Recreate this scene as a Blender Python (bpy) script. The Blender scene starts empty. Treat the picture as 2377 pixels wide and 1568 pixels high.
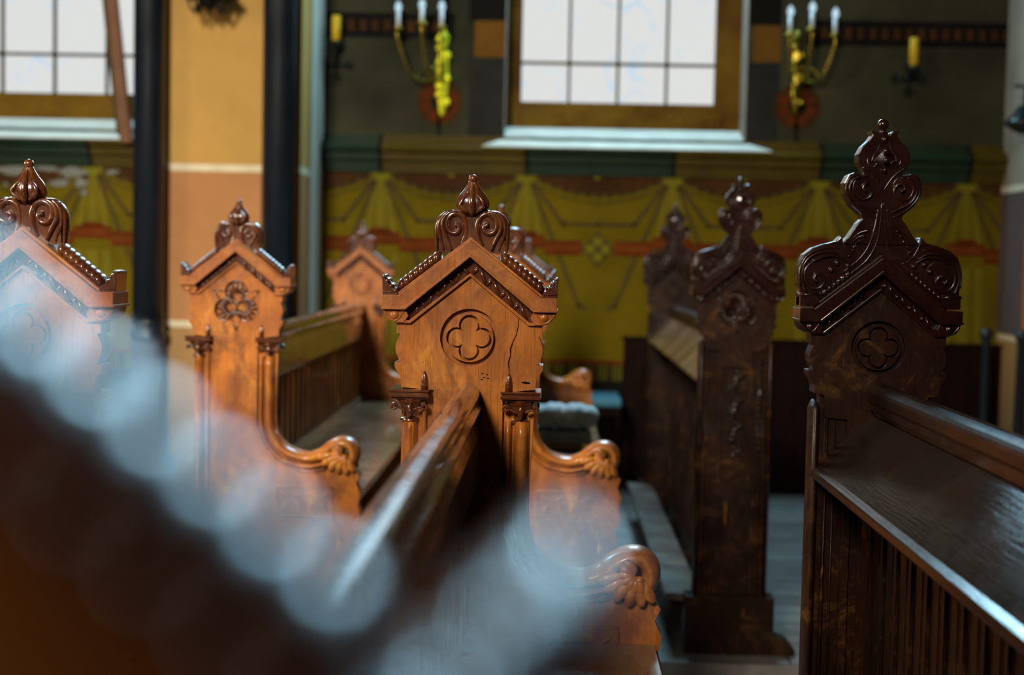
import bpy, math, random
from mathutils import Vector, Matrix
from mathutils.geometry import tessellate_polygon
random.seed(7)
PI = math.pi
W, H, FPX = 2377.0, 1568.0, 3300.0
EYE = 1.36
VPX, VPY, ROLL = 1275.0, 597.0, 0.021
col = bpy.context.scene.collection

# ------------------------------------------------------------------ camera
cx, cy = W / 2, H / 2
# direction of world +Y and +Z expressed in camera space (x right, y up, -z forward)
fy = Vector(((VPX - cx), -(VPY - cy), -FPX)).normalized()
ux0 = Vector((math.cos(ROLL), -math.sin(ROLL), 0))
ux = (ux0 - fy * ux0.dot(fy)).normalized()          # world +X in camera space
uz = ux.cross(fy).normalized()                       # world +Z in camera space
M = Matrix((ux, fy, uz))                             # rows: world axes in cam coords -> cam->world
cam_d = bpy.data.cameras.new('camera')
cam = bpy.data.objects.new('camera', cam_d)
col.objects.link(cam)
cam.matrix_world = Matrix.Translation((0, 0, EYE)) @ M.to_4x4()
cam_d.sensor_width = 36
cam_d.lens = FPX / W * 36
cam_d.clip_start = 0.02
cam_d.dof.use_dof = True
cam_d.dof.focus_distance = 2.58
cam_d.dof.aperture_fstop = 2.8
bpy.context.scene.camera = cam


def wall_pt(px, py, Y):
    v = M @ Vector((px - cx, -(py - cy), -FPX))
    t = Y / v.y
    return (v.x * t, EYE + v.z * t)


# ------------------------------------------------------------------ mesh builder
class MB:
    def __init__(s):
        s.v = []; s.f = []; s.sm = []; s.mi = []

    def add(s, vs, fs, smooth=False, mi=0):
        b = len(s.v)
        s.v += [tuple(p) for p in vs]
        for f in fs:
            s.f.append(tuple(i + b for i in f)); s.sm.append(smooth); s.mi.append(mi)

    def box(s, x0, x1, y0, y1, z0, z1, mi=0):
        vs = [(x, y, z) for z in (z0, z1) for y in (y0, y1) for x in (x0, x1)]
        s.add(vs, [(0, 2, 3, 1), (4, 5, 7, 6), (0, 1, 5, 4), (2, 6, 7, 3), (0, 4, 6, 2), (1, 3, 7, 5)], False, mi)

    def plate(s, outer, holes, y0, y1, mi=0):
        """polygon in XZ (with holes) extruded in Y"""
        loops = [outer] + list(holes)
        tri = tessellate_polygon([[Vector((p[0], p[1], 0)) for p in L] for L in loops])
        flat = [p for L in loops for p in L]
        n = len(flat)
        vs = [(p[0], y0, p[1]) for p in flat] + [(p[0], y1, p[1]) for p in flat]
        fs = []
        for t in tri:
            a, b, c = [flat[i] for i in t]
            ar = (b[0] - a[0]) * (c[1] - a[1]) - (c[0] - a[0]) * (b[1] - a[1])
            if abs(ar) < 1e-12: continue
            t = tuple(t) if ar > 0 else tuple(reversed(t))
            fs.append(t)
            fs.append(tuple(n + i for i in reversed(t)))
        o = 0
        for k, L in enumerate(loops):
            m = len(L)
            area = sum(L[i][0] * L[(i + 1) % m][1] - L[(i + 1) % m][0] * L[i][1] for i in range(m))
            ccw = area > 0
            if k > 0: ccw = not ccw
            for i in range(m):
                a, b = o + i, o + (i + 1) % m
                fs.append((b, a, a + n, b + n) if ccw else (a, b, b + n, a + n))
            o += m
        s.add(vs, fs, False, mi)

    def prism_y(s, prof, y0, y1, mi=0):
        s.plate(prof, [], y0, y1, mi)

    def tube(s, path, radii, ry=None, n=10, mi=0, cap=True):
        """tube along an XZ path at y=path[i][1]; ry = radius along Y"""
        P = [Vector(p) for p in path]
        if not hasattr(radii, '__len__'): radii = [radii] * len(P)
        if ry is None: ry = radii
        elif not hasattr(ry, '__len__'): ry = [ry] * len(P)
        rings = []
        for i, p in enumerate(P):
            t = (P[min(i + 1, len(P) - 1)] - P[max(i - 1, 0)]).normalized()
            a = Vector((0, 1, 0))
            if abs(t.y) > 0.95: a = Vector((1, 0, 0))
            nrm = t.cross(a).normalized()
            b = nrm.cross(t).normalized()
            rings.append([p + nrm * radii[i] * math.cos(2 * PI * k / n) + b * ry[i] * math.sin(2 * PI * k / n) for k in range(n)])
        vs = [q for r in rings for q in r]
        fs = []
        for i in range(len(P) - 1):
            for k in range(n):
                k2 = (k + 1) % n
                fs.append((i * n + k, i * n + k2, (i + 1) * n + k2, (i + 1) * n + k))
        if cap:
            fs.append(tuple(reversed(range(n))))
            fs.append(tuple((len(P) - 1) * n + k for k in range(n)))
        s.add(vs, fs, True, mi)

    def lathe(s, prof, c=(0, 0, 0), sy=1.0, n=24, ribs=0, amp=0.0, mi=0):
        vs = []
        for r, z in prof:
            for k in range(n):
                a = 2 * PI * k / n
                q = r * (1 + amp * math.cos(ribs * a))
                vs.append((c[0] + q * math.cos(a), c[1] + q * math.sin(a) * sy, c[2] + z))
        fs = []
        for i in range(len(prof) - 1):
            for k in range(n):
                k2 = (k + 1) % n
                fs.append((i * n + k, i * n + k2, (i + 1) * n + k2, (i + 1) * n + k))
        fs.append(tuple(reversed(range(n))))
        fs.append(tuple((len(prof) - 1) * n + k for k in range(n)))
        s.add(vs, fs, True, mi)

    def ell(s, c, r, rot=0.0, nu=12, nv=8, mi=0):
        """ellipsoid, rot about Y"""
        ca, sa = math.cos(rot), math.sin(rot)
        vs = []; fs = []
        for j in range(nv + 1):
            th = PI * j / nv
            for k in range(nu):
                a = 2 * PI * k / nu
                x, y, z = r[0] * math.sin(th) * math.cos(a), r[1] * math.sin(th) * math.sin(a), r[2] * math.cos(th)
                vs.append((c[0] + x * ca + z * sa, c[1] + y, c[2] - x * sa + z * ca))
        for j in range(nv):
            for k in range(nu):
                k2 = (k + 1) % nu
                if j == 0: fs.append((k, nu + k, nu + k2))
                elif j == nv - 1: fs.append((j * nu + k, (j + 1) * nu + k, j * nu + k2))
                else: fs.append((j * nu + k, (j + 1) * nu + k, (j + 1) * nu + k2, j * nu + k2))
        s.add(vs, fs, True, mi)

    def mesh(s, name, mats, bevel=0):
        me = bpy.data.meshes.new(name)
        me.from_pydata(s.v, [], s.f)
        me.polygons.foreach_set('use_smooth', s.sm)
        me.polygons.foreach_set('material_index', s.mi)
        for m in (mats if isinstance(mats, (list, tuple)) else [mats]): me.materials.append(m)
        me.validate(); me.update()
        return me

    def build(s, name, mats, parent=None, bevel=0, label=None):
        o = bpy.data.objects.new(name, s.mesh(name, mats))
        col.objects.link(o)
        if parent: o.parent = parent
        if bevel:
            b = o.modifiers.new('bevel', 'BEVEL'); b.width = bevel; b.segments = 2
            b.limit_method = 'ANGLE'; b.angle_limit = math.radians(40)
        if label: o['label'] = label
        return o


def tag(o, label, cat, group=None):
    o['label'] = label; o['category'] = cat
    if group: o['group'] = group
    return o


def struct(o):
    o['kind'] = 'structure'; return o


def empty(name, loc):
    o = bpy.data.objects.new(name, None); o.location = loc; o.empty_display_size = .1
    col.objects.link(o); return o


def smoothpath(pts, sub=4):
    """Catmull-Rom through pts"""
    out = []
    n = len(pts)
    for i in range(n - 1):
        p0, p1, p2, p3 = pts[max(i - 1, 0)], pts[i], pts[i + 1], pts[min(i + 2, n - 1)]
        for k in range(sub):
            t = k / sub
            out.append(tuple(.5 * ((2 * b) + (-a + c) * t + (2 * a - 5 * b + 4 * c - d) * t * t + (-a + 3 * b - 3 * c + d) * t ** 3)
                             for a, b, c, d in zip(p0, p1, p2, p3)))
    out.append(tuple(pts[-1]))
    return out


# ------------------------------------------------------------------ materials
def nt(name):
    m = bpy.data.materials.new(name); m.use_nodes = True
    t = m.node_tree; t.nodes.clear()
    out = t.nodes.new('ShaderNodeOutputMaterial')
    b = t.nodes.new('ShaderNodeBsdfPrincipled')
    t.links.new(b.outputs[0], out.inputs[0])
    return m, t, b


def ramp(t, stops):
    r = t.nodes.new('ShaderNodeValToRGB')
    e = r.color_ramp.elements
    while len(e) > 1: e.remove(e[-1])
    e[0].position, e[0].color = stops[0][0], (*stops[0][1], 1)
    for p, c in stops[1:]:
        q = e.new(p); q.color = (*c, 1)
    return r


def noise(t, scale, detail=4, rough=.6, map_scale=None, dist=0):
    tc = t.nodes.new('ShaderNodeTexCoord')
    mp = t.nodes.new('ShaderNodeMapping')
    if map_scale: mp.inputs['Scale'].default_value = map_scale
    n = t.nodes.new('ShaderNodeTexNoise')
    n.inputs['Scale'].default_value = scale; n.inputs['Detail'].default_value = detail
    n.inputs['Roughness'].default_value = rough; n.inputs['Distortion'].default_value = dist
    t.links.new(tc.outputs['Object'], mp.inputs[0]); t.links.new(mp.outputs[0], n.inputs['Vector'])
    return n


def mix(t, a, b, fac, mode='MIX'):
    m = t.nodes.new('ShaderNodeMix'); m.data_type = 'RGBA'; m.blend_type = mode
    if isinstance(fac, float): m.inputs[0].default_value = fac
    else: t.links.new(fac, m.inputs[0])
    for s, i in ((a, 6), (b, 7)):
        if isinstance(s, tuple): m.inputs[i].default_value = (*s, 1)
        else: t.links.new(s, m.inputs[i])
    return m.outputs[2]


def wood(name, dark, mid, worn, grain='Z', rough=.32, wear=.5, coat=.6, spec=.4, stain=.5):
    m, t, b = nt(name)
    ms = {'Z': (60, 60, 2.0), 'X': (2.0, 60, 60), 'Y': (60, 2.0, 60)}[grain]
    g = noise(t, 5, 6, .65, ms, .6)
    base = ramp(t, [(.22, dark), (.44, mid), (.75, tuple(min(1, c * 1.3) for c in mid))])
    t.links.new(g.outputs[0], base.inputs[0])
    w = noise(t, 9, 7, .72, None, 1.2)
    wr = ramp(t, [(.52, (0, 0, 0)), (.66, (wear,) * 3)])
    t.links.new(w.outputs[0], wr.inputs[0])
    c1 = mix(t, base.outputs[0], worn, wr.outputs[0])
    big = noise(t, 3.3, 3, .5)
    br = ramp(t, [(.36, (.50, .36, .36)), (.60, (1, 1, 1))])
    t.links.new(big.outputs[0], br.inputs[0])
    c2 = mix(t, c1, br.outputs[0], 1.0, 'MULTIPLY')
    st = noise(t, 7.5, 6, .68, (1, 1, .55), .8)
    sr2 = ramp(t, [(.42, (0, 0, 0)), (.57, (stain,) * 3)])
    t.links.new(st.outputs[0], sr2.inputs[0])
    c2 = mix(t, c2, tuple(c * 1.3 for c in dark), sr2.outputs[0])
    # long pale scratches
    sc = noise(t, 26, 2, .5, (1, 1, .12), 2.5)
    sr = ramp(t, [(.70, (0, 0, 0)), (.74, (wear,) * 3)])
    t.links.new(sc.outputs[0], sr.inputs[0])
    c3 = mix(t, c2, tuple(min(1, c * 1.5) for c in worn), sr.outputs[0])
    t.links.new(c3, b.inputs['Base Color'])
    rr = ramp(t, [(.3, (rough * .7,) * 3), (.7, (rough * 1.5,) * 3)])
    t.links.new(w.outputs[0], rr.inputs[0]); t.links.new(rr.outputs[0], b.inputs['Roughness'])
    b.inputs['Coat Weight'].default_value = coat; b.inputs['Coat Roughness'].default_value = .07
    b.inputs['Specular IOR Level'].default_value = spec
    bp = t.nodes.new('ShaderNodeBump'); bp.inputs['Strength'].default_value = .18; bp.inputs['Distance'].default_value = .002
    t.links.new(g.outputs[0], bp.inputs['Height']); t.links.new(bp.outputs[0], b.inputs['Normal'])
    return m


def plain(name, c, rough=.7, var=.25, scale=4, metal=0, spec=.12, bump=0, coat=0):
    m, t, b = nt(name)
    n = noise(t, scale, 5, .6)
    r = ramp(t, [(.3, tuple(x * (1 - var) for x in c)), (.7, tuple(min(1, x * (1 + var)) for x in c))])
    t.links.new(n.outputs[0], r.inputs[0]); t.links.new(r.outputs[0], b.inputs['Base Color'])
    b.inputs['Roughness'].default_value = rough; b.inputs['Metallic'].default_value = metal
    b.inputs['Specular IOR Level'].default_value = spec
    b.inputs['Coat Weight'].default_value = coat
    if bump:
        bp = t.nodes.new('ShaderNodeBump'); bp.inputs['Strength'].default_value = bump; bp.inputs['Distance'].default_value = .01
        t.links.new(n.outputs[0], bp.inputs['Height']); t.links.new(bp.outputs[0], b.inputs['Normal'])
    return m


def emit(name, c, s, var=None):
    m = bpy.data.materials.new(name); m.use_nodes = True
    t = m.node_tree; t.nodes.clear()
    out = t.nodes.new('ShaderNodeOutputMaterial'); e = t.nodes.new('ShaderNodeEmission')
    e.inputs[0].default_value = (*c, 1); e.inputs[1].default_value = s
    if var:
        n = noise(t, 7, 5, .7, None, 1.5)
        r = ramp(t, [(.28, var), (.42, c)])
        n.inputs['Scale'].default_value = 5.5; t.links.new(n.outputs[0], r.inputs[0]); t.links.new(r.outputs[0], e.inputs[0])
    t.links.new(e.outputs[0], out.inputs[0])
    return m


WOOD = wood('varnished_oak', (.105, .030, .008), (.45, .148, .020), (.64, .28, .016), 'Z', .36, .8, .35, .35, .72)
WOODM = wood('varnished_oak_long', (.085, .025, .008), (.28, .095, .025), (.50, .22, .04), 'Y', .24, .5, 1.0, .8, .3)
WOODT = wood('tobacco_oak_trim', (.030, .008, .003), (.105, .028, .008), (.30, .11, .012), 'Z', .24, .4, 1.0)
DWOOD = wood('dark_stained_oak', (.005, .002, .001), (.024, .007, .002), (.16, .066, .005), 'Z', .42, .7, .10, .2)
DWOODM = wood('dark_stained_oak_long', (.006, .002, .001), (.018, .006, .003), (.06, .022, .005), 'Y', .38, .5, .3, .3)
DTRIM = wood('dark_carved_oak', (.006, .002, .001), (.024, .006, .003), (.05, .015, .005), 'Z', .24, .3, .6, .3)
LEDGE = wood('dark_ledge', (.006, .003, .002), (.022, .008, .005), (.05, .02, .01), 'Y', .13, .35, 0.0, .30)
SEAT = wood('seat_board', (.10, .055, .025), (.30, .19, .10), (.42, .28, .15), 'Y', .28, .3, .7)
WAINS = wood('wainscot_wood', (.005, .002, .001), (.012, .0035, .0025), (.018, .006, .004), 'Z', .6, .3, 0, .08)
KNEEL = wood('worn_kneeler_board', (.08, .07, .06), (.30, .28, .25), (.40, .36, .30), 'X', .33, .4, .2)
FLOORM = None

# ------------------------------------------------------------------ pew geometry (B-pixel units)
K = .000788


def U(dx): return dx * K
def Z(y): return EYE + (593 - y) * K
def P(pts): return [(U(a), Z(b)) for a, b in pts]
def sym(h):
    """mirror a right-half outline (starting and ending near the axis)"""
    return h + [(-a, b) for a, b in reversed(h) if abs(a) > 1e-6]
def circ(cx_, cy_, r, n=40): return [(cx_ + r * math.cos(2 * PI * k / n), cy_ + r * math.sin(2 * PI * k / n)) for k in range(n)]
def foil(cx_, cy_, c, r, lobes=4, n=60, ph=0):
    out = []
    for k in range(n):
        a = 2 * PI * k / n
        f = (a - ph + PI / lobes) % (2 * PI / lobes) - PI / lobes
        q = c * math.cos(f) + math.sqrt(max(r * r - (c * math.sin(f)) ** 2, 0))
        out.append((cx_ + q * math.cos(a), cy_ + q * math.sin(a)))
    return out


def T3(pts, y=0.0): return [(U(a), y, Z(b)) for a, b in pts]


def side_edge(s):
    # scalloped edge of the shaft under the eaves, right half, going down
    e = [(168, 745 + s), (168, 776 + s), (160, 777 + s)]
    e += [(160 + 10 * math.sin(PI * k / 10), 778 + s + 62 * k / 10) for k in range(11)]
    e += [(160, 843 + s), (172, 843 + s), (172, 852 + s), (168, 860 + s), (161, 868 + s), (157, 880 + s), (155, 900 + s)]
    return e


ARM = [(146, 900), (146, 1150), (146, 1195), (151, 1235), (166, 1272), (192, 1300), (228, 1316), (268, 1322), (310, 1312)]
FRONT = [(330, 1345), (400, 1352), (430, 1372), (447, 1390), (457, 1405), (450, 1418), (444, 1432), (452, 1450), (461, 1470), (457, 1490),
         (452, 1512), (460, 1536), (461, 1560), (450, 1580), (440, 1592), (446, 1620), (438, 1700), (425, 1800), (402, 1900), (396, 2000), (410, 2100), (440, 2180), (452, 2230)]
BOT = 2319


def rosette_quatre(mb, s, y0, y1):
    c = (0, 783 + s)
    mb.plate(P(circ(*c, 56, 48)), [P(foil(*c, 29, 24, 4, 64))], y0, y1)
    mb.plate(P(foil(*c, 27.5, 19.5, 4, 64)), [], y0, y1)


def gable(s, mats, parent):
    g = MB()
    band = sym([(0, 558 + s), (164, 687 + s), (201, 687 + s), (201, 716 + s), (149, 716 + s), (0, 592 + s)])
    g.plate(P(band), [], -.043, .043)
    fil = sym([(0, 590 + s), (149, 714 + s), (203, 714 + s), (203, 720 + s), (147, 720 + s), (0, 597 + s)])
    g.plate(P(fil), [], -.046, .046)
    top = sym([(0, 551 + s), (166, 681 + s), (166, 688 + s), (0, 559 + s)])
    g.plate(P(top), [], -.030, .030)
    cor = [(147, 720), (200, 720), (197, 732), (188, 744), (172, 750), (150, 750), (140, 735)]
    for sg in (1, -1):
        pts = [(a * sg, b + s) for a, b in cor]
        g.plate(P(pts), [], -.036, .036)
        for yy in (-.036, .036):
            g.ell((U(172 * sg), yy, Z(733 + s)), (.008, .005, .008))
            g.tube(smoothpath(T3([(a * sg, b + s) for a, b in [(152, 724), (160, 738), (172, 746), (186, 738), (196, 724)]], yy), 3), .0022, n=6)
    low = sym([(0, 634 + s), (139, 745 + s), (172, 745 + s), (172, 752 + s), (136, 752 + s), (0, 641 + s)])
    g.plate(P(low), [], -.0335, .0335)
    roof = g.build('gable_roof', mats[0] if s == 0 else mats[1], parent, .0014)
    z = MB()
    fr = sym([(0, 590 + s), (145, 712 + s), (170, 720 + s), (160, 750 + s), (138, 750 + s), (0, 640 + s)])
    z.plate(P(fr), [], -.0215, .0215)
    for sg in (1, -1):
        for yy in (-.0215, .0215):
            n = 9
            pts = []
            for i in range(n):
                f = (i + .3) / n
                x = 142 * f; yb = 600 + 121 * f + s
                pts.append((sg * x, yb + (3 if i % 2 else 30)))
            g2 = T3(pts, yy)
            for a, b in zip(g2[:-1], g2[1:]):
                z.tube([a, b], .0040, n=5)
    z.build('zigzag_frieze', mats[1], roof)
    for sg in (1, -1):
        r = MB()
        m = 8
        for i in range(m):
            f = (i + .5) / m
            x = 74 + 90 * f; y = 596 + 72 * f + s
            r.ell((U(sg * x), 0, Z(y)), (.0145, .026, .0100), rot=sg * 1.25, nu=12, nv=8)
            r.ell((U(sg * (x + 4)), 0, Z(y + 5)), (.006, .024, .005), rot=sg * .4, nu=8, nv=6)
        r.build('rope_crocket', mats[1], roof)
    for sg in (1, -1):
        u = MB()
        pts = [(166, 688), (201, 688), (202, 665), (203, 641), (196, 648), (188, 660), (179, 670), (167, 678)]
        u.plate(P([(a * sg, b + s) for a, b in pts]), [], -.031, .031)
        u.tube(T3([(a * sg, b + s) for a, b in [(168, 680), (182, 680), (201, 680)]], 0), .004, ry=.034, n=8)
        for a_, b_, r_ in ((172, 677, .0060), (182, 667, .0068), (191, 655, .0068), (198, 645, .0052)):
            u.ell((U(a_ * sg), 0, Z(b_ + s)), (r_, .034, r_), nu=16, nv=12)
        if s == 0: u.build('eave_leaf', mats[1], roof, .0012)
    return roof


def finial_small(mats, parent):
    f = MB()
    prof = [(6, 514), (9, 508), (20, 500), (33, 489), (37.5, 478), (36, 465), (29, 453), (21, 443), (14, 432), (10.5, 425), (9, 421)]
    f.lathe([(r * K, Z(y)) for r, y in prof], sy=.8, n=48, ribs=6, amp=.05)
    # sepals folded over the bulb
    for sg in (1, -1):
        for yy in (-1, 1):
            f.tube(smoothpath([(U(a * sg), yy * q, Z(b)) for a, b, q in [(3, 434, .009), (10, 452, .016), (22, 466, .021), (26, 480, .022), (14, 490, .021), (4, 497, .015)]], 4),
                   [.002] * 4 + [.0036] * 14 + [.002] * 3, n=7)
    for yy in (-1, 1):
        f.tube([(0, yy * .010, Z(430)), (0, yy * .024, Z(462)), (0, yy * .027, Z(485)), (0, yy * .012, Z(508))], [.003, .006, .007, .002], n=8)
    f.lathe([(0.5 * K, Z(426)), (8 * K, Z(424.5)), (10.8 * K, Z(419)), (11.2 * K, Z(415)), (8.5 * K, Z(408.5)), (.5 * K, Z(406))], n=20)
    bulb = f.build('finial', mats[1], parent)
    v = MB()
    v.plate(P([(-26, 575), (26, 575), (13, 540), (12, 505), (-12, 505), (-13, 540)]), [], -.016, .016)
    v.build('stem', mats[1], bulb)
    for sg in (1, -1):
        v = MB()
        core = [(14, 575), (12, 520), (30, 500), (55, 502), (70, 520), (74, 550), (76, 585), (60, 590), (40, 585)]
        v.plate(P([(a * sg, b) for a, b in core]), [], -.012, .012)
        main = smoothpath(T3([(sg * a, b) for a, b in [(22, 572), (14, 548), (13, 524), (19, 506), (33, 497), (48, 501), (57, 514), (57, 530), (47, 541), (35, 541), (28, 532), (31, 523), (38, 523)]]), 4)
        n = len(main)
        v.tube(main, [.0084 - .0026 * i / n for i in range(n)], ry=[.019 + .004 * i / n for i in range(n)], n=10)
        for j, rib in enumerate([[(34, 494), (52, 496), (65, 511), (67, 532), (58, 552), (50, 570), (46, 580)],
                                 [(42, 493), (60, 497), (73, 514), (76, 538), (70, 560), (64, 580)],
                                 [(52, 496), (68, 503), (79, 522), (82, 548), (80, 590)]]):
            pth = smoothpath(T3([(sg * a, b) for a, b in rib]), 4)
            n = len(pth)
            v.tube(pth, [.0028 + .0030 * math.sin(PI * min(1, .1 + i / n)) for i in range(n)], ry=.023 - .005 * j, n=8)
        v.build('volute', mats[1], bulb)
    return bulb


def Q(pts, c=390.0):
    """crest of the dark ends: zoomed drawing units -> B pixels"""
    return [((a - c) * .584, 207.1 + .5838 * b) for a, b in pts]


def finial_large(mats, parent):
    f = MB()
    out = [(50, 850), (50, 775), (42, 720), (44, 675), (62, 628), (100, 598), (150, 580), (198, 567), (221, 543), (226, 572), (250, 548), (275, 510), (288, 488), (306, 470),
           (300, 452), (256, 414), (228, 365), (223, 318), (240, 284), (268, 273), (298, 284), (318, 296), (300, 262), (280, 228), (279, 195), (296, 162), (324, 135), (338, 112), (328, 93), (356, 96), (372, 112), (390, 112)]
    right = [(780 - a, b) for a, b in reversed(out)][1:]
    under = [(650, 850), (395, 655), (130, 850)]
    f.plate(P(Q(out + right + under)), [], -.019, .019)
    crest = f.build('crest', mats[1], parent, .002)
    r = MB()

    def rib(pts, r0, r1, ry0, ry1, sg, n=8):
        nonlocal r
        pts = [(a if sg > 0 else 780 - a, b) for a, b in pts]
        pth = smoothpath(T3(Q(pts)), 4); m = len(pth) - 1
        r.tube(pth, [(r0 + (r1 - r0) * i / m) * K for i in range(m + 1)], ry=[ry0 + (ry1 - ry0) * i / m for i in range(m + 1)], n=n)
    for sg in (1, -1):
        r = MB()
        # big base volute with nested flutes
        rib([(200, 690), (165, 655), (110, 655), (72, 690), (72, 735), (95, 768), (130, 770), (152, 745), (145, 715), (120, 708), (108, 728), (120, 742)], 9, 6, .020, .032, sg)
        rib([(230, 640), (190, 615), (130, 618), (80, 645), (58, 690), (58, 740), (75, 785)], 5, 6, .026, .028, sg)
        rib([(215, 600), (165, 596), (105, 612), (66, 645), (48, 695), (50, 760)], 4, 6, .023, .026, sg)
        rib([(240, 655), (200, 632), (150, 634), (100, 655)], 4, 6, .027, .029, sg)
        # leaf tip and lower stem
        rib([(222, 546), (232, 590), (262, 640), (300, 660)], 2, 5, .022, .022, sg)
        rib([(388, 395), (382, 470), (372, 560), (335, 640), (270, 700), (200, 755), (150, 790)], 4, 6, .026, .024, sg)
        rib([(372, 420), (362, 500), (338, 580), (300, 640), (230, 700)], 3, 5, .024, .024, sg)
        for i in range(6):   # acanthus leaves
            a0 = (330 - 16 * i, 520 + 22 * i); a1 = (262 + 4 * i - 6 * (i % 2), 560 + 20 * i)
            rib([a0, ((a0[0] + a1[0]) / 2, (a0[1] + a1[1]) / 2 - 10), a1], 6, 3, .027, .021, sg)
        for (bx, by, br) in ((205, 660, 9), (180, 690, 9), (250, 670, 8)):
            for yy in (-.022, .022):
                p = Q([(bx if sg > 0 else 780 - bx, by)])[0]
                r.ell((U(p[0]), yy, Z(p[1])), (br * K * .8, .006, br * K * .8))
        # upper scroll pair
        rib([(382, 470), (372, 400), (356, 345), (335, 300), (300, 290), (268, 312), (264, 352), (286, 384), (322, 384), (344, 358), (336, 326), (312, 320), (302, 340), (316, 352)], 5, 5, .018, .032, sg)
        rib([(318, 296), (270, 282), (238, 312), (236, 362), (266, 410), (312, 446), (345, 462)], 4, 5, .022, .024, sg)
        rib([(290, 292), (255, 310), (248, 355), (275, 400), (318, 425), (350, 440)], 4, 4, .027, .026, sg)
        # tulip
        rib([(334, 98), (348, 125), (344, 155), (322, 180), (300, 205), (296, 235), (312, 262), (345, 285), (385, 300)], 3, 5, .014, .020, sg)
        rib([(356, 160), (335, 190), (320, 215), (326, 240), (350, 248), (360, 232), (350, 222)], 5, 5, .016, .029, sg)
        rib([(368, 105), (372, 140), (362, 175), (345, 200), (338, 225)], 3, 5, .018, .024, sg)
        rib([(300, 250), (335, 275), (365, 310), (388, 350)], 5, 4, .024, .022, sg)
        # stepped pedestal of the volute
        a, b = Q([(50, 778)])[0], Q([(130, 850)])[0]
        xs = sorted([U(a[0] * (1 if sg > 0 else -1)), U(b[0] * (1 if sg > 0 else -1))])
        r.box(xs[0], xs[1], -.030, .030, Z(b[1]), Z(a[1] + 12))
        r.tube([(xs[0] - .002, 0, Z(a[1] + 12)), (xs[1] + .002, 0, Z(a[1] + 12))], .005, ry=.033, n=8)
        r.build('scroll', mats[1], crest)
    b = MB()
    body = [(52, 290), (95, 250), (100, 215), (88, 180), (62, 150), (44, 120), (30, 100)]
    b.lathe([(q[0] * .584 * K * .9, Z(207.1 + .5838 * q[1])) for q in body], sy=.55, n=32, ribs=5, amp=.08)
    for zz, rr, yo in ((65, 25, 0), (132, 14, .022), (183, 14, .034), (222, 12, .038), (262, 9, .03)):
        for yy in ((0,) if yo == 0 else (-yo, yo)):
            b.ell((0, yy, Z(207.1 + .5838 * zz)), (rr * .584 * K,) * 3)
    b.lathe([(18 * .584 * K, Z(207.1 + .5838 * 105)), (12 * .584 * K, Z(207.1 + .5838 * 85))], n=12)
    b.build('finial', mats[1], crest)
    return crest


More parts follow.
